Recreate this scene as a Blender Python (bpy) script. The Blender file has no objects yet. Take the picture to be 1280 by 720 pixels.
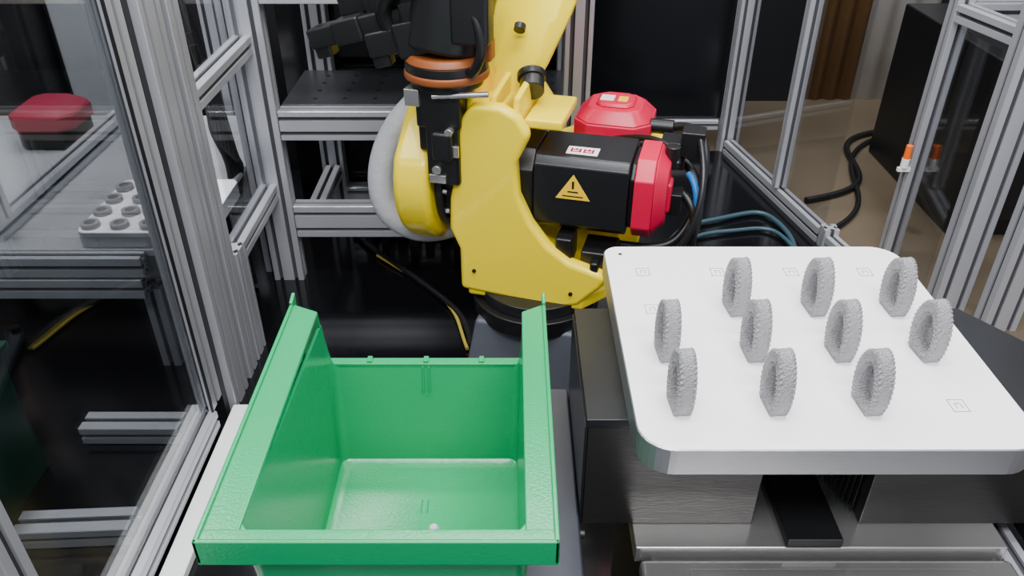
import bpy, bmesh, math, random
from mathutils import Vector, Matrix
random.seed(4)
C=bpy.context.scene.collection
# ---------------------------------------------------------------- materials
def lin(c): return tuple(((x/255)/12.92 if x/255<=.04045 else ((x/255+.055)/1.055)**2.4) for x in c)+(1,)
def mat(name,rgb,rough=.5,metal=0.,var=.0,scale=20.,bump=0.,bscale=200.,spec=.5,stretch=None,coat=0.,vor=False):
    m=bpy.data.materials.new(name);m.use_nodes=True;nt=m.node_tree;N=nt.nodes;b=N['Principled BSDF']
    col=lin(rgb);b.inputs['Roughness'].default_value=rough;b.inputs['Metallic'].default_value=metal
    b.inputs['Specular IOR Level'].default_value=spec;b.inputs['Coat Weight'].default_value=coat
    tc=N.new('ShaderNodeTexCoord');src=tc.outputs['Object']
    if stretch:
        mp=N.new('ShaderNodeMapping');mp.inputs['Scale'].default_value=stretch;nt.links.new(src,mp.inputs[0]);src=mp.outputs[0]
    n=N.new('ShaderNodeTexNoise');n.inputs['Scale'].default_value=scale;n.inputs['Detail'].default_value=4;nt.links.new(src,n.inputs['Vector'])
    mx=N.new('ShaderNodeMix');mx.data_type='RGBA'
    mx.inputs[6].default_value=tuple(x*(1-var) for x in col[:3])+(1,);mx.inputs[7].default_value=tuple(min(1,x*(1+var)) for x in col[:3])+(1,)
    nt.links.new(n.outputs['Fac'],mx.inputs[0]);nt.links.new(mx.outputs[2],b.inputs['Base Color'])
    if bump:
        n2=N.new('ShaderNodeTexVoronoi' if vor else 'ShaderNodeTexNoise');n2.inputs['Scale'].default_value=bscale;nt.links.new(src,n2.inputs['Vector'])
        bp=N.new('ShaderNodeBump');bp.inputs['Strength'].default_value=bump;bp.inputs['Distance'].default_value=.002
        nt.links.new(n2.outputs['Distance' if vor else 'Fac'],bp.inputs['Height']);nt.links.new(bp.outputs[0],b.inputs['Normal'])
    return m
ALU=mat('anodised_aluminium',(192,193,200),.36,.5,.05,8,.05,300)
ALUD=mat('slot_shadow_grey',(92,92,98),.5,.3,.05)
GREEN=mat('green_plastic',(0,152,92),.22,0,.04,6,.12,350,.5)
DGREEN=mat('green_reflection_tone',(20,66,48),.35,0,.1,6)  # dulled green, the bin's reflection in the glass put into colour
WHITE=mat('white_plate_top',(248,246,249),.45,0,.012,5)
BRUSH=mat('brushed_steel',(184,184,188),.32,.8,.1,30,.1,60,.5,(2,2,60))
STEEL=mat('polished_steel',(210,208,206),.2,.85,.06,12,.08,18)
DSTEEL=mat('dark_brushed_steel',(66,64,63),.28,.7,.15,40,.15,80,.5,(1,1,12))
BLK=mat('black_anodised',(36,37,40),.28,.3,.2,25,.05,200)
BLKP=mat('black_plastic',(20,20,22),.4,0,.2,10)
BLKF=mat('black_gloss_sheet',(13,13,16),.14,0,.3,3,.05,5,.6)
SHELF=mat('shelf_black_board',(56,57,61),.35,.2,.1,12)
YEL=mat('yellow_paint',(255,224,0),.33,0,.03,5,.06,150,.5,None,.3)
RED=mat('red_plastic',(212,0,64),.35,0,.04,5,.05,150)
RED2=mat('red_reflection_tone',(150,30,60),.5,0,.04,5)  # dulled red, the motor's reflection in the glass put into colour
ORG=mat('orange_brown',(140,74,30),.45,0,.3,12)
ORB=mat('orange_lamp',(255,110,20),.4)
CAST=mat('grey_casting',(86,89,98),.5,.1,.1,10,.1,120)
SINT=mat('sintered_metal',(158,155,158),.5,.2,.12,120,.8,620,.5,None,0,True)
SLV=mat('grey_cable_sleeve',(180,180,186),.5,.0,.15,60,.5,160)
CONC=mat('concrete',(98,86,70),.42,0,.18,3,.05,40)
TAN=mat('brown_curtain',(140,104,66),.6,0,.15,6)
CLR=mat('pale_curtain',(206,204,202),.5,0,.1,6)
WALLM=mat('grey_wall_paint',(120,122,126),.6,0,.06,3)
DARKW=mat('dark_wall_paint',(24,25,28),.5,0,.2,3)
TGREY=mat('grey_table_top',(166,166,170),.3,.1,.08,6)
PANEL=mat('charcoal_sheet',(56,58,70),.35,.1,.1,6)
BLUE=mat('blue_hose',(20,110,190),.4)
TEAL=mat('teal_hose',(50,76,88),.35)
LABW=mat('label_white',(240,240,240),.4)
LABY=mat('label_yellow',(250,205,40),.4)
YCAB=mat('dull_yellow_cable',(190,170,70),.5)
INK=mat('label_ink',(40,30,20),.5)
ENG=mat('engraved_line',(130,130,132),.5)
FROST=mat('painted_grey_panel',(176,178,184),.45,0,.08,4)
def glassmat(name,tint,base,edge):
    m=bpy.data.materials.new(name);m.use_nodes=True;nt=m.node_tree;N=nt.nodes
    for n in list(N):
        if n.type!='OUTPUT_MATERIAL':N.remove(n)
    out=[n for n in N if n.type=='OUTPUT_MATERIAL'][0]
    tr=N.new('ShaderNodeBsdfTransparent');tr.inputs[0].default_value=tint
    gl=N.new('ShaderNodeBsdfGlossy');gl.inputs['Roughness'].default_value=.02
    lw=N.new('ShaderNodeLayerWeight');lw.inputs['Blend'].default_value=.5
    pw=N.new('ShaderNodeMath');pw.operation='POWER';pw.inputs[1].default_value=3.
    mr=N.new('ShaderNodeMapRange');mr.inputs['To Min'].default_value=base;mr.inputs['To Max'].default_value=edge
    nz=N.new('ShaderNodeTexNoise');nz.inputs['Scale'].default_value=2
    bp=N.new('ShaderNodeBump');bp.inputs['Strength'].default_value=.02;nt.links.new(nz.outputs[0],bp.inputs['Height']);nt.links.new(bp.outputs[0],gl.inputs['Normal'])
    mix=N.new('ShaderNodeMixShader');L=nt.links
    L.new(lw.outputs['Facing'],pw.inputs[0]);L.new(pw.outputs[0],mr.inputs['Value']);L.new(mr.outputs[0],mix.inputs[0])
    L.new(tr.outputs[0],mix.inputs[1]);L.new(gl.outputs[0],mix.inputs[2]);L.new(mix.outputs[0],out.inputs[0]);return m
GLASS=glassmat('window_glass',(.84,.86,.87,1),.17,.8)
GLASS2=glassmat('clear_panel',(.94,.95,.96,1),.04,.4)
# ---------------------------------------------------------------- helpers
def empty(name,loc=(0,0,0),rz=0):
    o=bpy.data.objects.new(name,None);o.location=loc;o.rotation_euler=(0,0,rz);o.empty_display_size=.05;C.objects.link(o);return o
def fin(bm,name,m,parent=None,bevel=0,smooth=False,seg=2):
    bmesh.ops.recalc_face_normals(bm,faces=bm.faces)
    me=bpy.data.meshes.new(name);bm.to_mesh(me);bm.free()
    o=bpy.data.objects.new(name,me);C.objects.link(o)
    for mm in (m if isinstance(m,(list,tuple)) else [m]):me.materials.append(mm)
    if parent:o.parent=parent
    if bevel:
        b=o.modifiers.new('b','BEVEL');b.width=bevel;b.segments=seg;b.limit_method='ANGLE';b.angle_limit=math.radians(35)
    if smooth or bevel:
        for p in me.polygons:p.use_smooth=True
        w=o.modifiers.new('w','WEIGHTED_NORMAL');w.keep_sharp=True
    return o
def addbox(bm,a,b,mi=0,M=None):
    vs=[bm.verts.new((x,y,z)) for z in (a[2],b[2]) for y in (a[1],b[1]) for x in (a[0],b[0])]
    fs=[bm.faces.new([vs[i] for i in q]) for q in ((0,1,3,2),(4,6,7,5),(0,4,5,1),(2,3,7,6),(0,2,6,4),(1,5,7,3))]
    for f in fs:f.material_index=mi
    if M: 
        for v in vs:v.co=M@v.co
    return vs
def hexa(bm,P,mi=0):
    vs=[bm.verts.new(p) for p in P]
    for q in ((3,2,1,0),(4,5,6,7),(0,1,5,4),(1,2,6,5),(2,3,7,6),(3,0,4,7)):
        bm.faces.new([vs[i] for i in q]).material_index=mi
def box(name,a,b,m,parent=None,bevel=.0):
    bm=bmesh.new();addbox(bm,a,b);return fin(bm,name,m,parent,bevel)
def frame_of(p0,p1,up=None):
    z=(Vector(p1)-Vector(p0));L=z.length;z.normalize()
    u=Vector(up) if up else (Vector((0,0,1)) if abs(z.z)<.9 else Vector((0,1,0)))
    x=u.cross(z).normalized();y=z.cross(x)
    return Matrix(((x.x,y.x,z.x,p0[0]),(x.y,y.y,z.y,p0[1]),(x.z,y.z,z.z,p0[2]),(0,0,0,1))),L
def addcyl(bm,p0,p1,r0,r1=None,n=32,mi=0,phase=0):
    M,L=frame_of(p0,p1);r1=r0 if r1 is None else r1
    A=[];B=[]
    for i in range(n):
        t=2*math.pi*(i+phase)/n
        A.append(bm.verts.new(M@Vector((r0*math.cos(t),r0*math.sin(t),0))));B.append(bm.verts.new(M@Vector((r1*math.cos(t),r1*math.sin(t),L))))
    f=[bm.faces.new(A[::-1]),bm.faces.new(B)]
    for i in range(n):f.append(bm.faces.new((A[i],A[(i+1)%n],B[(i+1)%n],B[i])))
    for q in f:q.material_index=mi
def cyl(name,p0,p1,r0,m,parent=None,r1=None,n=32,bevel=0.,phase=0):
    bm=bmesh.new();addcyl(bm,p0,p1,r0,r1,n,0,phase);return fin(bm,name,m,parent,bevel or .0008)
def addprof(bm,p0,p1,a,b,up=None,cell=.04):
    """T-slot extrusion: a = size along local x (perp. to up), b = size along up"""
    M,L=frame_of(p0,p1,up)
    na=max(1,round(a/cell));nb=max(1,round(b/cell));pts=[]
    s=.010;lip=.0045;w=.02;dp=.011
    def side(P,D,Nn,n,ln):
        c=ln/n
        for i in range(n):
            m0=c*(i+.5)
            for t,d in ((m0-s/2,0),(m0-s/2,lip),(m0-w/2,lip),(m0-s/4,dp),(m0+s/4,dp),(m0+w/2,lip),(m0+s/2,lip),(m0+s/2,0)):
                if w/2>c/2-.004 and d==lip and abs(t-m0)>s/2+.0001: continue
                pts.append((P[0]+D[0]*t-Nn[0]*d,P[1]+D[1]*t-Nn[1]*d))
    h=a/2;k=b/2
    r=.0015
    for P,D,Nn,n,ln in (((-h,-k),(1,0),(0,-1),na,a),((h,-k),(0,1),(1,0),nb,b),((h,k),(-1,0),(0,1),na,a),((-h,k),(0,-1),(-1,0),nb,b)):
        pts.append((P[0]+D[0]*r,P[1]+D[1]*r))
        side(P,D,Nn,n,ln)
        pts.append((P[0]+D[0]*(ln-r),P[1]+D[1]*(ln-r)))
    A=[bm.verts.new(M@Vector((x,y,0))) for x,y in pts];B=[bm.verts.new(M@Vector((x,y,L))) for x,y in pts]
    bm.faces.new(A[::-1]);bm.faces.new(B);n=len(pts)
    for i in range(n):
        f=bm.faces.new((A[i],A[(i+1)%n],B[(i+1)%n],B[i]))
        def ins(q):
            x,y=pts[q];return abs(x)<h-.003 and abs(y)<k-.003
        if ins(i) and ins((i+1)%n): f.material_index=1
def profs(name,lst,parent=None):
    bm=bmesh.new()
    for q in lst:addprof(bm,*q)
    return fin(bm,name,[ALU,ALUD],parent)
def extr(name,poly,plane,lo,hi,m,parent=None,bevel=.004,seg=2):
    bm=bmesh.new()
    f={'xz':lambda p,t:(p[0],t,p[1]),'xy':lambda p,t:(p[0],p[1],t),'yz':lambda p,t:(t,p[0],p[1])}[plane]
    A=[bm.verts.new(f(p,lo)) for p in poly];B=[bm.verts.new(f(p,hi)) for p in poly];n=len(poly)
    bm.faces.new(A[::-1]);bm.faces.new(B)
    for i in range(n):bm.faces.new((A[i],A[(i+1)%n],B[(i+1)%n],B[i]))
    return fin(bm,name,m,parent,bevel,seg=seg)
def tube(name,pts,r,m,parent=None,res=6):
    cu=bpy.data.curves.new(name,'CURVE');cu.dimensions='3D';cu.bevel_depth=r;cu.bevel_resolution=res;cu.use_fill_caps=True
    sp=cu.splines.new('NURBS');sp.points.add(len(pts)-1);sp.use_endpoint_u=True;sp.order_u=4
    for i,p in enumerate(pts):sp.points[i].co=(*p,1)
    o=bpy.data.objects.new(name,cu);C.objects.link(o);cu.materials.append(m)
    if parent:o.parent=parent
    return o
# ---------------------------------------------------------------- camera
cam=bpy.data.cameras.new('camera');cam.lens=36*1000/1280;cam.sensor_width=36;cam.clip_start=.02
co=bpy.data.objects.new('camera',cam);C.objects.link(co);co.location=(0,0,1.1)
co.rotation_euler=(math.pi/2-math.atan(.65),0,0);bpy.context.scene.camera=co
# ---------------------------------------------------------------- room
box('floor',(-3.2,-1.2,-.12),(3.2,4.4,-.02),CONC)
box('wall_back',(-3.2,4.3,-.02),(3.2,4.4,3.),DARKW)
box('wall_left',(-3.2,-1.2,-.02),(-3.1,4.3,3.),WALLM)
box('wall_right',(3.1,-1.2,-.02),(3.2,4.3,3.),WALLM)
box('ceiling',(-3.2,-1.2,3.),(3.2,4.4,3.1),WALLM)
extr('cell_floor_sheet',[(-2.3,-.4),(1.3,-.4),(1.2,1.0),(1.02,1.42),(.965,1.44),(.87,1.90),(.74,2.56),(-2.3,2.28)],'xy',-.02,0,BLKF,None,.001)
# ---------------------------------------------------------------- left enclosure wall
lw=empty('enclosure_wall_frame')
profs('posts',[
 ((-.58,1.275,0),(-.58,1.275,2.1),.04,.08,(0,1,0)),
 ((-.58,1.362,0),(-.58,1.362,2.1),.04,.05,(0,1,0)),
 ((-.58,1.43,0),(-.58,1.43,.27),.04,.06,(0,1,0)),
 ((-.57,1.75,0),(-.57,1.75,2.1),.075,.04,(0,1,0)),
 ((-.62,1.79,0),(-.62,1.79,2.1),.04,.04,(0,1,0)),
 ((-.59,.60,.02),(-.59,.60,2.1),.04,.04,(0,1,0)),
 ((-.59,1.19,.06),(-.59,1.19,2.1),.03,.05,(0,1,0))],lw)
profs('rails',[
 ((-.58,1.39,.60),(-.58,1.73,.60),.04,.04),
 ((-.58,1.46,.25),(-.58,1.73,.25),.04,.04),
 ((-.58,1.39,1.2),(-.58,1.73,1.2),.04,.04),
 ((-.59,.62,.04),(-.59,1.165,.04),.04,.04),
 ((-.59,-.2,.04),(-.59,.58,.04),.04,.04)],lw)
bm=bmesh.new()
addbox(bm,(-.585,1.316,0),(-.570,1.336,2.1));addbox(bm,(-.60,1.2155,.0),(-.575,1.2345,2.1));addbox(bm,(-.578,1.160,.06),(-.574,1.1645,2.1))
fin(bm,'gaskets',BLKP,lw)
box('ledge_strip',(-.565,-.2,0),(-.525,1.232,.018),LABW,lw,.002)
box('window_1',(-.592,.62,.06),(-.587,1.164,2.1),GLASS)
box('window_2',(-.592,-.2,.06),(-.587,.58,2.1),GLASS)
box('window_3',(-.582,1.462,.27),(-.578,1.73,2.1),GLASS2)
# ---------------------------------------------------------------- printed parts: flat-footed arches, knurled edges, recessed window
def ring_mesh():
    bm=bmesh.new();NA=80;X=[-.0088,-.0078,-.0045,0,.0045,.0078,.0088]
    def outline(t):
        c=math.cos(t);s_=math.sin(t)
        z=.0310+(.0395*c if c>0 else .0430*c)
        y=.0225*(abs(s_)**.95)*(1 if s_>0 else -1)
        if c>0:y*=1-.16*c**2
        return y,z
    rows=[]
    for j,x in enumerate(X):
        r=[];sc=(.955,.985,1.,1.005,1.,.985,.955)[j]
        for i in range(NA):
            t=2*math.pi*i/NA;y,z=outline(t);y*=sc;z=.031+(z-.031)*sc
            k=((.0017 if (i%2) else -.0005) if j in(0,1,5,6) else (.0004 if (i//2+j)%2 else 0))
            if z<.003:k=0
            y+=math.sin(t)*k;z+=math.cos(t)*k
            if z<0:
                z=0;y=max(-.0165,min(.0165,y))
            r.append(bm.verts.new((x,y,z)))
        rows.append(r)
    def br(a,b):
        for i in range(NA):bm.faces.new((a[i],a[(i+1)%NA],b[(i+1)%NA],b[i]))
    for a,b in zip(rows,rows[1:]):br(a,b)
    def win(x,sc):
        r=[]
        for i in range(NA):
            t=2*math.pi*i/NA
            z=.0300+.0220*sc*math.cos(t);y=-.0025+.0125*sc*math.sin(t)*(1-.28*math.cos(t))
            k=(.0006 if i%2 else -.0004)
            r.append(bm.verts.new((x,y+k*math.sin(t),z+k*math.cos(t))))
        return r
    for rw,sx,xs in ((rows[0],-1,((-.0074,1.10),(-.001,.95),(.0035,.90),(.0045,.55),(.0040,.15))),(rows[-1],1,((.0080,1.0),(.0072,.9),(.0072,.15)))):
        ws=[win(*q) for q in xs];prev=rw
        for q,(f,xx) in enumerate(((.3,.0084),(.65,.0090))):
            mid=[]
            for i in range(NA):
                p=rw[i].co.lerp(ws[0][i].co,f);p.x=sx*(xx+(.0010 if (i+q)%2 else -.0003));mid.append(bm.verts.new(p))
            br(prev,mid);prev=mid
        for w_ in ws:
            br(prev,w_);prev=w_
        bm.faces.new(prev)
    bmesh.ops.remove_doubles(bm,verts=bm.verts,dist=1e-6)
    bmesh.ops.recalc_face_normals(bm,faces=bm.faces)
    me=bpy.data.meshes.new('lattice_arch');bm.to_mesh(me);bm.free();me.materials.append(SINT);return me
RING=ring_mesh()
cx=[.170,.267,.363,.459];cy=[.624,.711,.799,.884]
for r,cols in ((0,(0,1,2)),(1,(0,1,2,3)),(2,(1,2,3))):
    for c in cols:
        o=bpy.data.objects.new('printed_lattice_part',RING);C.objects.link(o);o.location=(cx[c]+.001,cy[r],.5502);o.rotation_euler=(0,0,math.radians(5+random.uniform(-1.5,1.5)))
# ---------------------------------------------------------------- build plate
def plate(name,x0,x1,y0,y1,z0,z1,r,parent=None,rb=None):
    rb=rb or r;pts=[]
    for (cx_,cy_,a0,R) in ((x1-r,y0+r,-90,r),(x1-r,y1-r,0,r),(x0+rb,y1-rb,90,rb),(x0+r,y0+r,180,r)):
        for k in range(9):
            a=math.radians(a0+90*k/8);pts.append((cx_+R*math.cos(a),cy_+R*math.sin(a)))
    bm=bmesh.new();e=.0012
    c=Vector(((x0+x1)/2,(y0+y1)/2))
    def loop(z,ins):
        out=[]
        for p in pts:
            v=Vector(p)-c;v=Vector((v.x*(1-ins/((x1-x0)/2)),v.y*(1-ins/((y1-y0)/2))))+c
            out.append(bm.verts.new((v.x,v.y,z)))
        return out
    A=loop(z0,e);B=loop(z0+e,0);D=loop(z1-e,0);E=loop(z1,e);n=len(pts)
    bm.faces.new(A[::-1]).material_index=1;bm.faces.new(E)
    for P,Q in ((A,B),(B,D),(D,E)):
        for i in range(n):
            f=bm.faces.new((P[i],P[(i+1)%n],Q[(i+1)%n],Q[i]));f.material_index=1
    return fin(bm,name,[WHITE,BRUSH],parent)
bp=empty('build_plate')
plate('plate_body',.124,.522,.560,.951,.516,.55,.036,bp,.02)
def mark(x,y,par):
    bm=bmesh.new();w,d,t,z=.0085,.0095,.0008,.5503
    for a,b in (((-w,-d),(w,-d+t)),((-w,d-t),(w,d)),((-w,-d),(-w+t,d)),((w-t,-d),(w,d)),((-.003,-.004),(-.003+t,.003)),((.003,-.004),(.003+t,.003)),((-.003,.003),(.003+t,.003+t))):
        addbox(bm,(x+a[0],y+a[1],.5499),(x+b[0],y+b[1],z))
    fin(bm,'footprint_mark',ENG,par)
for c,r in ((0,3),(1,3),(2,3),(3,3),(0,2),(3,0)):mark(cx[c],cy[r],bp)
cyl('locating_hole',(.146,.930,.5497),(.146,.930,.5503),.0028,BLKP,bp)
# ---------------------------------------------------------------- plate fixture
fx=empty('plate_fixture')
extr('block_left',[(.082,.642),(.284,.642),(.284,.849),(.082,.849)],'xy',.35,.510,[DSTEEL],fx,.0015)
extr('block_right',[(.41,.642),(.69,.642),(.655,.72),(.572,.849),(.41,.849)],'xy',.35,.510,[DSTEEL],fx,.0015)
extr('top_skin_left',[(.080,.640),(.286,.640),(.286,.851),(.080,.851)],'xy',.505,.5158,[BLK],fx,.001)
extr('top_skin_right',[(.408,.640),(.70,.640),(.66,.725),(.575,.851),(.408,.851)],'xy',.505,.5158,[BLK],fx,.001)
box('side_plate',(.0785,.64,.352),(.0815,.851,.506),BLK,fx)
box('centre_web',(.284,.74,.30),(.41,.849,.512),BLKP,fx)
bm=bmesh.new()
for k in range(9):
    addbox(bm,(.286+.0025*k,.66+.008*k,.352),(.2875+.0025*k,.665+.008*k,.505))
    addbox(bm,(.4065-.0025*k,.66+.008*k,.352),(.408-.0025*k,.665+.008*k,.505))
fin(bm,'bellows_ribs',BLK,fx)
box('slide_bar',(.314,.606,.350),(.378,.75,.364),BLKP,fx,.002)
box('tray_back',(.142,.607,.325),(.570,.86,.350),STEEL,fx,.002)
box('tray_front',(.146,.38,.318),(.572,.600,.340),STEEL,fx,.006)
bm=bmesh.new();addbox(bm,(.20,.570,.340),(.52,.584,.344))
fin(bm,'tray_ribs',STEEL,fx,.002)
for x in (.175,.54):
    bm=bmesh.new();addcyl(bm,(x,.550,.339),(x,.550,.3425),.014,None,32);fin(bm,'bolt_ring',STEEL,fx,.001)
    cyl('bolt_socket',(x,.550,.3423),(x,.550,.3432),.008,BLKP,fx)
box('pedestal',(.16,.42,0),(.56,.84,.325),BLKP,fx,.004)
box('side_wing',(.63,.56,.30),(.70,.84,.35),BLK,fx,.003)
bm=bmesh.new();addprof(bm,(.598,.35,.30),(.598,.85,.30),.03,.03);fin(bm,'side_rail',[ALU,ALUD],fx)
# ---------------------------------------------------------------- bin + stand
st=empty('bin_stand')
box('stand_top',(-.215,.30,.345),(.078,.865,.370),PANEL,st,.003)
box('stand_body',(-.20,.33,0),(.070,.85,.345),PANEL,st,.003)
cyl('stand_screw',(.078,.62,.358),(.084,.62,.358),.006,BLKP,st)
bn=empty('parts_bin')
x0,x1,yN,yF=-.244,.035,.410,.737
xi0,xi1=-.214,.011
zt,zb=.600,.3705; t=.0035
bx0,bx1,byN,byF=-.208,.006,.440,.708
zf=.382
def tub():
    bm=bmesh.new()
    def loop(xa,xb,ya,yb,r,zfun,off):
        pts=[]
        xa-=off;xb+=off;ya-=off;yb+=off;r+=off
        for (cx_,cy_,a0) in ((xb-r,ya+r,-90),(xb-r,yb-r,0),(xa+r,yb-r,90),(xa+r,ya+r,180)):
            for k in range(7):
                a=math.radians(a0+90*k/6);x=cx_+r*math.cos(a);y=cy_+r*math.sin(a)
                pts.append(bm.verts.new((x,y,zfun(y,cy_,yb))))
        return pts
    N=8;I=[];O=[]
    for off,store in ((0,I),(t,O)):
        for k in range(N+1):
            f=k/N
            xa=bx0+(xi0-bx0)*f;xb=bx1+(xi1-bx1)*f;ya=byN+(.422-byN)*f;yb=byF+(.741-byF)*f
            def zz(y,c,ybb,f=f,ya=ya,yb=yb):
                zl=zf+(zt-.002-zf)*f;zh=zf+(.511-zf)*f
                u=min(1,max(0,(y-(yb-.014))/.012))
                return zl*(1-u)+zh*u
            q=.004 if k==0 else 0
            store.append(loop(xa+q,xb-q,ya+q,yb-q,.011,zz if k>0 else (lambda y,c,ybb:zf),off))
    for store in (I,O):
        for v in store[0]: v.co.z=zf if store is I else zb
        for v in store[1]: v.co.z=zf+.004
    n=len(I[0])
    def br(a,b):
        for i in range(n):bm.faces.new((a[i],a[(i+1)%n],b[(i+1)%n],b[i]))
    for a,b in zip(I,I[1:]):br(a,b)
    for a,b in zip(O,O[1:]):br(b,a)
    br(I[-1],O[-1])
    bm.faces.new(I[0]);bm.faces.new(O[0][::-1])
    o=fin(bm,'bin_shell',GREEN,bn)
    for p in o.data.polygons:p.use_smooth=True
    o.data.set_sharp_from_angle(angle=math.radians(40))
tub()
bm=bmesh.new()
hexa(bm,[(x0,yN,zt-.006),(xi0+.0005,yN,zt-.006),(xi0+.0005,.722,zt-.006),(x0,.737,zt-.006),(x0,yN,zt),(xi0+.0005,yN,zt),(xi0+.0005,.722,zt),(x0,.737,zt)])
hexa(bm,[(xi1-.0005,yN,zt-.006),(x1,yN,zt-.006),(x1,.737,zt-.006),(xi1-.0005,.722,zt-.006),(xi1-.0005,yN,zt),(x1,yN,zt),(x1,.737,zt),(xi1-.0005,.722,zt)])
fin(bm,'side_rims',GREEN,bn,.0015)
bm=bmesh.new()
addbox(bm,(x0-.002,yN-.003,zt-.024),(x1+.002,yN+.001,zt+.003))
addbox(bm,(x0,yN,zt-.006),(x1,.4225,zt+.0005))
addbox(bm,(x0-.002,yN-.003,zt-.022),(x0+.002,.735,zt+.003));addbox(bm,(x1-.002,yN-.003,zt-.022),(x1+.002,.735,zt+.003))
for q in (x0,x1):
    hexa(bm,[(q-.002,.733,zt-.08),(q+.002,.733,zt-.08),(q+.002,.741,zt-.08),(q-.002,.741,zt-.08),(q-.002,.730,zt+.006),(q+.002,.730,zt+.006),(q+.002,.745,zt+.010),(q-.002,.745,zt+.010)])
fin(bm,'lip',GREEN,bn,.0012)
bm=bmesh.new()
hexa(bm,[(x0+.004,.738,.500),(xi0,.738,.500),(xi0,.742,.500),(x0+.004,.742,.500),(x0,.733,zt-.004),(xi0,.720,zt-.004),(xi0,.724,zt-.004),(x0,.738,zt-.004)])
hexa(bm,[(xi1,.738,.500),(x1-.004,.738,.500),(x1-.004,.742,.500),(xi1,.742,.500),(xi1,.720,zt-.004),(x1,.733,zt-.004),(x1,.738,zt-.004),(xi1,.724,zt-.004)])
addbox(bm,(xi0-.004,.740,.507),(xi1+.004,.752,.5125))
for nx in (-.168,-.1015,-.036):addbox(bm,(nx-.003,.742,.511),(nx+.003,.752,.5155))
for q in (-.106,-.099):hexa(bm,[(q,.7295,.478),(q+.002,.7295,.478),(q+.002,.737,.478),(q,.737,.478),(q,.7385,.509),(q+.002,.7385,.509),(q+.002,.745,.509),(q,.745,.509)])
for nx in (-.1045,-.0975):addbox(bm,(nx-.0008,.63,zf-.001),(nx+.0008,.65,zf+.0008))
fin(bm,'hopper_lip',GREEN,bn,.0008)
cyl('grey_pebble',(-.088,.607,zf),(-.088,.607,zf+.005),.0070,SLV,bn,.004,12)
# ---------------------------------------------------------------- shelf unit
sh=empty('shelf_rack')
profs('rack_posts',[((.145,1.77,0),(.145,1.77,1.3),.06,.06),((.145,2.04,0),(.145,2.04,1.3),.06,.04),((-.49,2.04,0),(-.49,2.04,1.3),.06,.04)],sh)
profs('rack_rails',[((-.53,1.75,.415),(.115,1.75,.415),.04,.07),((-.53,1.75,.168),(.115,1.75,.168),.04,.085),((-.46,2.04,.09),(.115,2.04,.09),.04,.06),
 ((-.53,1.75,.715),(.115,1.75,.715),.04,.06),((-.46,2.04,.745),(.115,2.04,.745),.04,.04),((-.46,2.04,.41),(.115,2.04,.41),.04,.04),
 ((-.49,1.79,.40),(-.49,2.02,.40),.04,.04),((.145,1.80,.40),(.145,2.02,.40),.04,.04),((-.49,1.79,.168),(-.49,2.02,.168),.04,.04)],sh)
box('shelf_board',(-.53,1.772,.430),(.17,2.02,.452),SHELF,sh,.002)
bm=bmesh.new()
for i in range(9):
    for j in range(4):addcyl(bm,(-.46+i*.07,1.81+j*.055,.4515),(-.46+i*.07,1.81+j*.055,.453),.005,None,12)
fin(bm,'shelf_holes',BLKP,sh)
box('upper_board',(-.515,1.772,.74),(.17,2.02,.752),SHELF,sh,.002)
box('rack_back_panel',(-.60,2.075,0.0),(.20,2.085,1.6),BLKF,sh)
bm=bmesh.new()
for i in range(14):
    x=-.4+i*.04;addbox(bm,(x,1.9+.02*(i%3),0.0),(x+.022,2.0,.05+.02*((i*7)%4)))
fin(bm,'stored_fixtures',BLK,sh)
# ---------------------------------------------------------------- rear + right enclosure
rf=empty('rear_enclosure_frame')
profs('rear_bars',[((.20,2.6,.082),(.70,2.6,.082),.04,.034),((.74,2.58,-.02),(.74,2.58,2.),.06,.06),((.20,2.6,1.4),(.70,2.6,1.4),.04,.04)],rf)
box('rear_panel',(.20,2.6,.10),(.71,2.606,1.4),BLKF,rf)
re=empty('side_enclosure_frame')
profs('side_bars',[((.735,2.54,.02),(.855,1.93,.02),.035,.05),((.80,2.18,.05),(.80,2.18,2.),.035,.035),((.86,1.90,-.02),(.86,1.90,.06),.04,.04),
 ((.86,1.88,.02),(.955,1.45,.02),.035,.05),
 ((1.035,1.90,-.02),(1.035,1.90,2.),.04,.04),((1.07,1.64,-.02),(1.07,1.64,2.),.08,.05),((1.155,1.56,-.02),(1.155,1.56,2.),.08,.05),
 ((1.035,1.88,.63),(1.07,1.67,.63),.04,.04),((1.045,1.9,.63),(1.5,1.9,.63),.04,.04)],re)
M=Matrix.Translation((.735,2.54,0))@Matrix.Rotation(math.atan2(-.64,.12),4,'Z')
bm=bmesh.new();addbox(bm,(.03,-.002,.05),(.345,.002,1.9),0,M);fin(bm,'window_4',GLASS2)
bm=bmesh.new();addbox(bm,(.39,-.002,.05),(.63,.002,1.9),0,M);fin(bm,'window_5',GLASS2)
bm=bmesh.new();addbox(bm,(1.033,1.69,.0),(1.037,1.876,.6));fin(bm,'window_6',GLASS2)
box('dark_partition',(.93,3.1,-.02),(1.17,3.12,2.2),DARKW)
def curtain(name,x0,x1,y,m,h=2.2,amp=.015,nw=5):
    bm=bmesh.new();n=60;A=[];B=[]
    for i in range(n+1):
        x=x0+(x1-x0)*i/n;yy=y+amp*math.sin(nw*2*math.pi*i/n)
        A.append(bm.verts.new((x,yy,-.02)));B.append(bm.verts.new((x,yy,h)))
    for i in range(n):bm.faces.new((A[i],A[i+1],B[i+1],B[i]))
    o=fin(bm,name,m);s=o.modifiers.new('s','SOLIDIFY');s.thickness=.004
    for p in o.data.polygons:p.use_smooth=True
curtain('strip_curtain',1.17,1.36,3.12,TAN,2.2,.008,3)
curtain('strip_curtain',1.36,1.62,3.12,CLR,2.2,.006,3)
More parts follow.
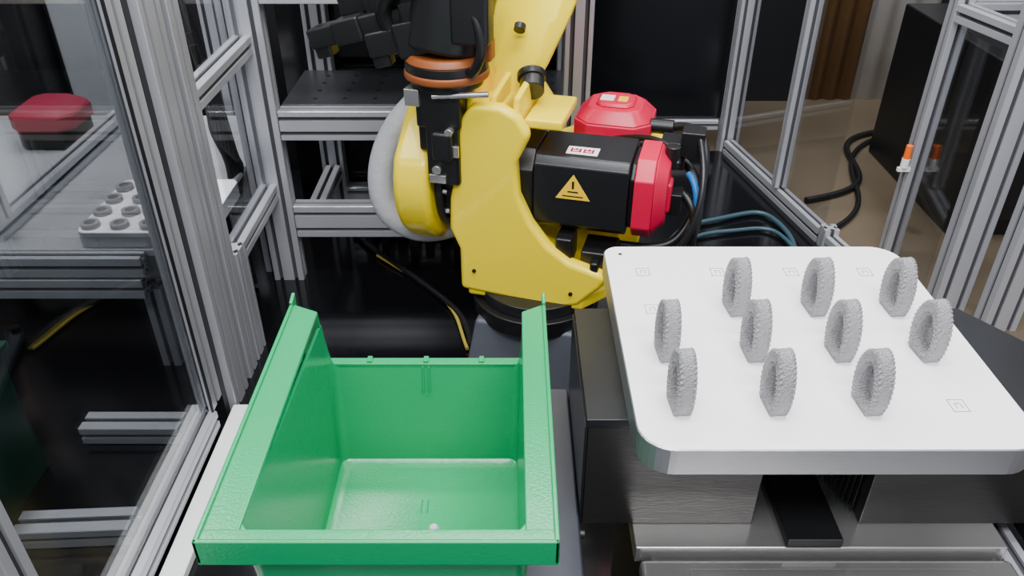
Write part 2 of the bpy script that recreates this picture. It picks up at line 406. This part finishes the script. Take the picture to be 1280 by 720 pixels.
box('dark_partition',(1.62,3.1,-.02),(3.0,3.12,2.2),DARKW)
box('dark_partition',(.15,3.4,-.02),(.93,3.42,2.2),DARKW)
cb=empty('control_cabinet')
box('cabinet_body',(1.24,2.0,-.02),(1.70,2.6,.48),BLKP,cb,.006)
box('cabinet_door',(1.26,1.992,.03),(1.68,2.0,.45),BLK,cb,.003)
box('cabinet_label',(1.29,1.988,.30),(1.36,1.992,.40),SLV,cb)
sb=empty('signal_lamp')
cyl('lamp_base',(1.0,1.88,.245),(1.0,1.88,.27),.010,LABW,sb);cyl('lamp_dome',(1.0,1.88,.27),(1.0,1.88,.305),.009,ORB,sb,.008)
box('lamp_bracket',(.985,1.875,.235),(1.016,1.885,.245),LABW,sb)
box('machine_cabinet',(1.50,.6,-.02),(2.4,1.5,1.6),FROST,None,.01)
# ---------------------------------------------------------------- left table + things beyond
lt=empty('work_table')
box('table_top',(-2.1,1.37,.285),(-.64,2.1,.300),TGREY,lt,.002)
profs('table_rails',[((-2.1,1.35,.278),(-.725,1.35,.278),.03,.045),((-2.1,1.35,.228),(-.735,1.35,.228),.03,.045),((-1.04,1.40,.32),(-1.04,2.1,.32),.04,.04),
 ((-.745,1.40,0),(-.745,1.40,.2),.04,.04),((-2.0,1.38,0),(-2.0,1.38,.2),.04,.04),((-.68,2.06,0),(-.68,2.06,.285),.04,.04),
 ((-1.04,1.42,.34),(-1.04,1.42,1.8),.06,.04)],lt)
fr=empty('base_frame_rails')
profs('floor_rails',[((-.80,2.2,0),(-.80,2.2,1.8),.06,.06),((-.83,.91,.021),(-.64,.92,.021),.05,.04),((-.83,1.16,.021),(-.64,1.16,.021),.05,.04)],fr)
bp2=empty('build_plate')
plate('plate_body',-.86,-.605,1.375,1.62,.3005,.335,.02,bp2)
bm=bmesh.new()
for i in range(4):
    for j in range(4):
        px,py=-.838+i*.058,1.402+j*.056
        for k in range(20):
            a0_,a1_=2*math.pi*k/20,2*math.pi*(k+1)/20
            hexa(bm,[(px+r_*math.cos(a_),py+r_*math.sin(a_),z_) for z_ in (.335,.345) for r_,a_ in ((.011,a0_),(.018,a0_),(.018,a1_),(.011,a1_))])
fin(bm,'flat_rings',SINT,bp2)
box('storage_cabinet',(-1.36,2.4,0),(-1.0,2.8,1.8),FROST,None,.01)
box('dark_machine',(-2.6,2.3,-.02),(-1.38,2.8,1.8),BLKP,None,.02)
box('dark_machine',(-.98,2.4,-.02),(-.66,2.8,1.9),BLKP,None,.02)
mt=empty('red_reflection_standin',(-1.16,1.93,.3005))  # added solid, imitates a red motor's reflection in the left glass
def oct_bm(z0,z1,h,ch,sh):
    def P(hh):
        c=ch*hh/h;return [(-hh+c,-hh),(hh-c,-hh),(hh,-hh+c),(hh,hh-c),(hh-c,hh),(-hh+c,hh),(-hh,hh-c),(-hh,-hh+c)]
    bm=bmesh.new();A=[bm.verts.new((*p,z0)) for p in P(h)];B=[bm.verts.new((*p,z1)) for p in P(h-sh)]
    bm.faces.new(A[::-1]);bm.faces.new(B)
    for i in range(8):bm.faces.new((A[i],A[(i+1)%8],B[(i+1)%8],B[i]))
    return bm
fin(oct_bm(0,.05,.07,.02,0),'standin_body',BLKP,mt,.003);fin(oct_bm(.05,.085,.08,.03,0),'standin_cap',RED2,mt,.003);fin(oct_bm(.085,.105,.078,.03,.03),'standin_cap_top',RED2,mt,.003)
tt=empty('green_reflection_standin')  # added open box, imitates the green bin reflected in the left glass
bm=bmesh.new()
a0,a1,b0,b1=-1.25,-.87,.74,1.08
for p,q in (((a0,b0,0),(a1,b0+.006,.28)),((a0,b1-.006,0),(a1,b1,.28)),((a0,b0+.006,0),(a0+.006,b1-.006,.28)),((a1-.006,b0+.006,0),(a1,b1-.006,.28)),((a0+.006,b0+.006,0),(a1-.006,b1-.006,.006)),
 ((a0-.012,b0-.012,.27),(a1+.012,b0,.285)),((a0-.012,b1,.27),(a1+.012,b1+.012,.285)),((a1,b0,.27),(a1+.012,b1,.285)),((a0-.012,b0,.27),(a0,b1,.285))):addbox(bm,p,q)
fin(bm,'standin_shell',DGREEN,tt,.002)
hose=empty('hose_bundle')
for k in range(6):
    pts=[(-.66-.01*k,1.66+.02*k,.62+.02*k),(-.645,1.66+.01*k,.5),(-.68+.01*k,1.68,.42-.02*k),(-.64,1.72+.01*k,.33),(-.67,1.68+.01*k,.2),(-.65,1.7,.01)]
    tube('hose_%d'%k,pts,.008,BLKP,hose)
# ---------------------------------------------------------------- robot
rb=empty('robot_arm',(.047,1.29,0),math.radians(-15))
bm=bmesh.new()
hexa(bm,[(-.15,-.14,0),(.15,-.14,0),(.15,.16,0),(-.15,.16,0),(-.15,-.14,.025),(.15,-.14,.025),(.15,.16,.025),(-.15,.16,.025)])
hexa(bm,[(-.13,-.12,.025),(.13,-.12,.025),(.13,.14,.025),(-.13,.14,.025),(-.095,-.095,.235),(.095,-.095,.235),(.095,.10,.235),(-.095,.10,.235)])
fin(bm,'base_casting',CAST,rb,.008,seg=3)
for sx,sy in ((-1,-1),(1,-1),(-1,1),(1,1)):
    cyl('base_bolt',(sx*.138,.01+sy*.138,.025),(sx*.138,.01+sy*.138,.04),.011,BLK,rb,None,6)
cyl('turntable',(0,0,.225),(0,0,.262),.118,BLKP,rb,.122,64,.003)
cyl('turntable_ring',(0,0,.262),(0,0,.285),.108,BLK,rb,None,64,.002)
front=[(-.128,.285),(.06,.272),(.095,.285),(.135,.33),(.140,.352),(.125,.358),(.075,.372),(.035,.400),(.005,.44),(-.018,.49),(-.022,.55),(-.005,.585),(.0,.60),(-.02,.63),(-.05,.645),(-.098,.645),(-.122,.61),(-.128,.53),(-.142,.47),(-.145,.41),(-.128,.37)]
extr('turning_frame',front,'xz',-.075,-.045,YEL,rb,.010,3)
inner=[(-.125,.285),(.06,.272),(.10,.29),(.120,.325),(.06,.345),(.01,.38),(-.02,.43),(-.045,.50),(-.05,.58),(-.06,.63),(-.10,.63),(-.118,.6)]
extr('frame_core',inner,'xz',-.05,.12,YEL,rb,.01,3)
extr('frame_rear',front,'xz',.10,.125,YEL,rb,.006,3)
extr('frame_foot',[(-.115,-.07),(.10,-.07),(.15,.0),(.15,.12),(.1,.2),(-.1,.2),(-.125,.1)],'xy',.272,.30,YEL,rb,.006,3)
bm=bmesh.new()
for a in (-.115,-.075,-.035):
    hexa(bm,[(a,-.05,.60),(a+.012,-.05,.60),(a+.012,.10,.60),(a,.10,.60),(a,-.045,.652),(a+.012,-.045,.652),(a+.012,.06,.662),(a,.06,.662)])
addbox(bm,(-.02,-.03,.595),(.045,.10,.612))
fin(bm,'frame_top_ribs',YEL,rb,.004)
extr('motor_saddle',[(-.02,.10),(.03,.05),(.10,.12),(.19,.17),(.19,.31),(.02,.31),(-.02,.25)],'xy',.465,.485,YEL,rb,.006,3)
extr('saddle_pillar',[(.02,.17),(.17,.17),(.17,.30),(.02,.30)],'xy',.28,.465,YEL,rb,.008,3)
bm=bmesh.new()
for bx_,bz in ((-.10,.33),(.08,.31)):addcyl(bm,(bx_,-.078,bz),(bx_,-.074,bz),.004,None,6)
fin(bm,'frame_bolts',BLKP,rb)
bm=bmesh.new();addbox(bm,(.045,-.06,.355),(.075,.0,.41));addbox(bm,(.09,-.05,.345),(.15,.02,.385));addbox(bm,(.11,-.07,.33),(.125,-.05,.375));fin(bm,'connector_blocks',BLKP,rb,.004)
def octx(name,x0,x1,cy_,cz,h,ch,m,shrink=0):
    def P(hh):
        c=ch*hh/h;return [(cy_-hh+c,cz-hh),(cy_+hh-c,cz-hh),(cy_+hh,cz-hh+c),(cy_+hh,cz+hh-c),(cy_+hh-c,cz+hh),(cy_-hh+c,cz+hh),(cy_-hh,cz+hh-c),(cy_-hh,cz-hh+c)]
    bm=bmesh.new();A=[bm.verts.new((x0,*p)) for p in P(h)];B=[bm.verts.new((x1,*p)) for p in P(h-shrink)]
    bm.faces.new(A[::-1]);bm.faces.new(B)
    for i in range(8):bm.faces.new((A[i],A[(i+1)%8],B[(i+1)%8],B[i]))
    return fin(bm,name,m,rb,.003,seg=2)
my,mz=.025,.485
octx('arm_motor_flange',-.04,.0,my,mz,.072,.03,BLKP)
octx('arm_motor_body',0.,.163,my,mz,.068,.014,BLK)
octx('arm_motor_neck',.163,.173,my,mz,.060,.02,BLKP)
octx('arm_motor_cap',.172,.205,my,mz,.072,.028,RED)
octx('arm_motor_cap_end',.205,.226,my,mz,.070,.028,RED,.02)
bm=bmesh.new();addbox(bm,(.205,my-.02,mz-.035),(.232,my+.02,mz+.02));fin(bm,'cap_boss',RED,rb,.005)
box('motor_label',(.050,my-.042,mz+.068),(.104,my-.010,mz+.0686),LABW,rb)
bm=bmesh.new()
for k in (0,1):
    o_=.056+.022*k;z_=mz+.0685
    for a,b in (((0,-.034),(.018,-.030)),((0,-.026),(.018,-.022)),((0,-.034),(.003,-.018)),((.008,-.026),(.011,-.018)),((.015,-.034),(.018,-.018))):
        addbox(bm,(o_+a[0],my+a[1],z_),(o_+b[0],my+b[1],z_+.0004))
fin(bm,'label_logo',RED,rb)
yy=my-.0682
extr('warning_triangle',[(.040,mz-.004),(.100,mz-.004),(.070,mz+.042)],'xz',yy-.0008,yy+.001,LABY,rb,.0004)
bm=bmesh.new()
for a,b in (((.052,mz+.001),(.088,mz+.003)),((.061,mz+.009),(.079,mz+.0115)),((.068,mz+.016),(.072,mz+.030))):addbox(bm,(a[0],yy-.0012,a[1]),(b[0],yy-.0006,b[1]))
fin(bm,'triangle_symbol',INK,rb)
def octz(name,cx_,cy_,z0,z1,h,ch,m,shrink=0,bev=.003):
    def P(hh):
        c=ch*hh/h;return [(cx_-hh+c,cy_-hh),(cx_+hh-c,cy_-hh),(cx_+hh,cy_-hh+c),(cx_+hh,cy_+hh-c),(cx_+hh-c,cy_+hh),(cx_-hh+c,cy_+hh),(cx_-hh,cy_+hh-c),(cx_-hh,cy_-hh+c)]
    bm=bmesh.new();A=[bm.verts.new((*p,z0)) for p in P(h)];B=[bm.verts.new((*p,z1)) for p in P(h-shrink)]
    bm.faces.new(A[::-1]);bm.faces.new(B)
    for i in range(8):bm.faces.new((A[i],A[(i+1)%8],B[(i+1)%8],B[i]))
    return fin(bm,name,m,rb,bev)
jx,jy=.098,.235
octz('base_motor_body',jx,jy,.455,.490,.062,.02,BLKP)
octz('base_motor_flange',jx,jy,.488,.502,.070,.026,RED)
octz('base_motor_cap',jx,jy,.504,.537,.074,.028,RED)
octz('base_motor_core',jx,jy,.49,.52,.066,.024,RED)
octz('base_motor_cap_top',jx,jy,.537,.560,.072,.028,RED,.022)
octz('base_motor_crown',jx,jy,.560,.568,.038,.014,RED,.006)
box('crown_label',(jx-.03,jy-.02,.568),(jx-.004,jy+.01,.5686),LABW,rb);box('crown_sticker',(jx+.004,jy-.02,.568),(jx+.022,jy+.008,.5687),LABY,rb)
bm=bmesh.new();addcyl(bm,(jx+.07,jy-.03,.53),(jx+.115,jy-.03,.53),.014,None,16);addcyl(bm,(jx+.06,jy-.07,.51),(jx+.12,jy-.09,.50),.013,None,16)
addbox(bm,(.20,.08,.50),(.245,.13,.55));addbox(bm,(.225,.02,.44),(.25,.06,.48));addcyl(bm,(.225,.045,.52),(.225,.045,.56),.013,None,16)
addbox(bm,(.235,.07,.53),(.275,.11,.575));fin(bm,'connectors',BLKP,rb,.002)
tube('cable_1',[(jx+.11,jy-.03,.53),(.25,.2,.545),(.285,.14,.53),(.28,.09,.45),(.26,.05,.38),(.22,.03,.36),(.14,.02,.37)],.008,BLKP,rb)
tube('cable_2',[(jx+.12,jy-.09,.50),(.26,.12,.50),(.29,.09,.43),(.27,.05,.34),(.2,.0,.33),(.1,.0,.34)],.009,BLKP,rb)
tube('cable_3',[(.25,.05,.47),(.275,.03,.46),(.28,.02,.40),(.27,.02,.33),(.25,.03,.2),(.26,.06,.012)],.008,BLKP,rb)
tube('cable_4',[(.265,.08,.57),(.285,.04,.52),(.283,.0,.46),(.27,-.01,.41),(.24,-.01,.36)],.006,BLK,rb)
tube('hose_blue',[(.255,.07,.50),(.278,.04,.49),(.28,.03,.45),(.272,.03,.41)],.006,BLUE,rb)
tube('cable_5',[(jx-.01,jy-.08,.51),(.18,.1,.56),(.23,.06,.56),(.235,.04,.53)],.006,BLKP,rb)
# lower arm hub + arm (left side)
ay=.045;az=.472
cyl('shoulder_reducer',(-.20,ay,az),(-.11,ay,az),.092,BLKP,rb,None,48,.004)
cyl('shoulder_ring',(-.175,ay,az),(-.160,ay,az),.105,BLK,rb,None,48,.003)
bm=bmesh.new()
for k in range(14):
    a=2*math.pi*k/14;addcyl(bm,(-.161,ay+.098*math.cos(a),az+.098*math.sin(a)),(-.153,ay+.098*math.cos(a),az+.098*math.sin(a)),.005,None,6)
fin(bm,'ring_bolts',STEEL,rb)
armp=[]
for k in range(25):
    a=math.radians(150+240*k/24);armp.append((ay+.132*math.cos(a),az+.132*math.sin(a)))
armp+=[(ay+.34,.86),(ay+.40,1.10),(ay+.27,1.12),(ay+.16,.88),(ay+.01,.64)]
extr('lower_arm',armp,'yz',-.246,-.176,YEL,rb,.016,4)
bm=bmesh.new();addcyl(bm,(-.256,ay,az),(-.246,ay,az),.08,None,40);fin(bm,'arm_cover',BLK,rb,.002)
tube('cable_sleeve',[(-.19,.14,.62),(-.225,.09,.60),(-.265,.03,.57),(-.300,.0,.49),(-.300,-.01,.41),(-.265,-.01,.370),(-.21,.0,.355),(-.165,.05,.36)],.027,SLV,rb,8)
bm=bmesh.new()
def sec(c,w,d,tilt):
    r=[];ct,stt=math.cos(tilt),math.sin(tilt)
    for x,y in ((-w,-d*.6),(-w*.6,-d),(w*.6,-d),(w,-d*.6),(w,d*.6),(w*.6,d),(-w*.6,d),(-w,d*.6)):r.append(bm.verts.new((c[0]+x,c[1]+y*ct,c[2]+y*stt)))
    return r
S=[sec((-.085,.075,.585),.022,.03,.3),sec((-.075,.085,.62),.040,.04,.3),sec((-.060,.10,.68),.056,.05,.3),sec((-.040,.13,.76),.068,.055,.35),sec((-.018,.18,.86),.076,.06,.4),sec((.01,.26,1.02),.078,.07,.45),sec((.02,.32,1.16),.07,.07,.5)]
bm.faces.new(S[0][::-1]);bm.faces.new(S[-1])
for a,b in zip(S,S[1:]):
    for i in range(8):bm.faces.new((a[i],a[(i+1)%8],b[(i+1)%8],b[i]))
fin(bm,'forearm',YEL,rb,.012,seg=3)
bm=bmesh.new();addcyl(bm,(-.028,.055,.655),(-.020,.025,.640),.021,None,24);addcyl(bm,(-.030,.06,.66),(-.027,.05,.652),.025,None,24)
fin(bm,'round_plug',BLKP,rb,.002)
bm=bmesh.new();addcyl(bm,(-.050,.06,.74),(-.050,.052,.733),.010,None,16);fin(bm,'forearm_bolts',BLKP,rb)
cyl('elbow_joint',(-.27,.33,1.12),(.11,.33,1.12),.095,YEL,rb,None,48,.01)
# wrist + gripper
wx,wy=-.136,-.045
cyl('wrist_flange',(wx-.01,wy,.668),(wx-.01,wy,.680),.060,BLK,rb,None,40,.002)
cyl('wrist_ring_low',(wx-.01,wy,.680),(wx-.01,wy,.694),.070,ORG,rb,.070,40,.004)
cyl('wrist_band',(wx-.01,wy,.694),(wx-.01,wy,.708),.068,BLKP,rb,None,40,.001)
cyl('wrist_ring',(wx-.01,wy,.708),(wx-.01,wy,.720),.069,ORG,rb,.062,40,.003)
cyl('wrist_body',(wx-.015,wy,.720),(wx+.01,wy+.03,.88),.062,BLKP,rb,.078,40,.006)
bm=bmesh.new();addbox(bm,(wx-.055,wy-.04,.60),(wx+.022,wy+.04,.670));addbox(bm,(wx-.040,wy-.04,.50),(wx+.018,wy+.02,.61));addbox(bm,(wx-.060,wy-.02,.55),(wx-.035,wy+.02,.62));addbox(bm,(wx-.025,wy-.055,.55),(wx+.01,wy-.035,.60))
fin(bm,'gripper_body',BLKP,rb,.006)
bm=bmesh.new();addcyl(bm,(wx-.02,wy-.05,.66),(wx+.072,wy-.04,.668),.005,None,12);addcyl(bm,(wx-.02,wy-.041,.53),(wx-.02,wy-.049,.53),.008,None,16);addcyl(bm,(wx+.005,wy-.052,.60),(wx+.005,wy-.04,.60),.007,None,16)
addbox(bm,(wx-.068,wy-.05,.64),(wx-.043,wy-.02,.668));addbox(bm,(wx-.035,wy-.045,.505),(wx-.005,wy-.039,.52));addbox(bm,(wx-.003,wy-.045,.555),(wx+.019,wy-.039,.575));fin(bm,'gripper_fittings',STEEL,rb,.001)
bm=bmesh.new();addbox(bm,(wx+.030,wy-.02,.712),(wx+.070,wy+.01,.745));fin(bm,'wrist_sensor',ORG,rb,.004)
bm=bmesh.new()
for p0,p1,w_,h_ in (((-.375,-.05,.725),(-.12,-.045,.80),.022,.016),((-.33,-.01,.775),(-.12,-.02,.83),.028,.018),((-.27,-.06,.725),(-.13,-.05,.76),.02,.02)):
    M,L=frame_of(p0,p1);addbox(bm,(-w_,-h_,0),(w_,h_,L),0,M);addbox(bm,(-w_*1.6,-h_*1.4,L-.09),(w_*1.6,h_*1.4,L),0,M);addbox(bm,(-w_*.7,-h_-.018,.0),(w_*.7,h_,.03),0,M);addbox(bm,(-w_*1.3,-h_*1.2,.05),(w_*1.3,h_*1.2,.10),0,M)
fin(bm,'gripper_fingers',BLKP,rb,.004)
bm=bmesh.new();addbox(bm,(-.21,-.08,.735),(-.12,-.02,.85));addbox(bm,(-.265,-.06,.77),(-.2,-.0,.86));addbox(bm,(-.12,-.10,.745),(-.06,-.06,.83));fin(bm,'gripper_valve_block',BLKP,rb,.006)
tube('wrist_hose',[(-.10,-.05,.84),(-.16,-.10,.84),(-.24,-.08,.82),(-.25,-.06,.76),(-.195,-.06,.71)],.014,BLKP,rb)
tube('wrist_hose_2',[(-.09,-.09,.80),(-.06,-.10,.76),(-.07,-.10,.72),(-.09,-.09,.70)],.008,BLKP,rb)
# ---------------------------------------------------------------- floor cables
tube('floor_cable',[(-.44,1.98,.01),(-.408,1.9,.01),(-.30,1.79,.01),(-.2,1.67,.01),(-.12,1.57,.01),(-.10,1.50,.01),(-.09,1.44,.01)],.008,BLKP)
tube('floor_cable',[(-.36,1.84,.008),(-.26,1.74,.008),(-.17,1.64,.008),(-.125,1.55,.008),(-.115,1.48,.008),(-.10,1.43,.008)],.004,YCAB)
tube('floor_cable',[(.33,1.55,.01),(.38,1.8,.01),(.456,2.0,.01),(.6,2.04,.01),(.72,2.10,.01),(.76,2.05,.01),(.78,1.92,.01),(.76,1.86,.01)],.007,TEAL)
tube('floor_cable',[(.36,1.5,.01),(.42,1.84,.01),(.5,1.96,.01),(.63,1.97,.01),(.72,2.0,.01),(.76,1.95,.01),(.77,1.8,.01)],.006,TEAL)
tube('floor_cable',[(.9,2.2,-.01),(1.05,2.25,-.01),(1.15,2.35,-.01),(1.14,2.6,-.01),(1.25,2.75,-.01),(1.5,2.8,-.01),(1.7,2.7,-.01)],.010,BLKP)
tube('floor_cable',[(.90,2.0,-.01),(1.0,2.08,-.01),(1.10,2.2,-.01),(1.13,2.6,-.01),(1.35,2.72,-.01)],.008,BLKP)
# ---------------------------------------------------------------- lights
def area(name,loc,sx,sy,e,rot=(0,0,0),col=(.98,.99,1)):
    l=bpy.data.lights.new(name,'AREA');l.shape='RECTANGLE';l.size=sx;l.size_y=sy;l.energy=e;l.color=col
    o=bpy.data.objects.new(name,l);C.objects.link(o);o.location=loc;o.rotation_euler=rot
area('ceiling_light_a',(.3,.6,2.9),1.6,.5,68)
area('ceiling_light_b',(.2,2.2,2.9),1.8,.3,54)
area('ceiling_light_c',(1.9,2.6,2.9),.4,1.6,34)
area('ceiling_light_d',(-1.4,1.5,2.9),.4,1.8,85)
area('ceiling_light_e',(0,-.6,2.6),2.4,.5,82,(math.radians(35),0,0))
w=bpy.data.worlds.new('world');bpy.context.scene.world=w;w.use_nodes=True
w.node_tree.nodes['Background'].inputs[0].default_value=(.8,.85,.95,1);w.node_tree.nodes['Background'].inputs[1].default_value=.75
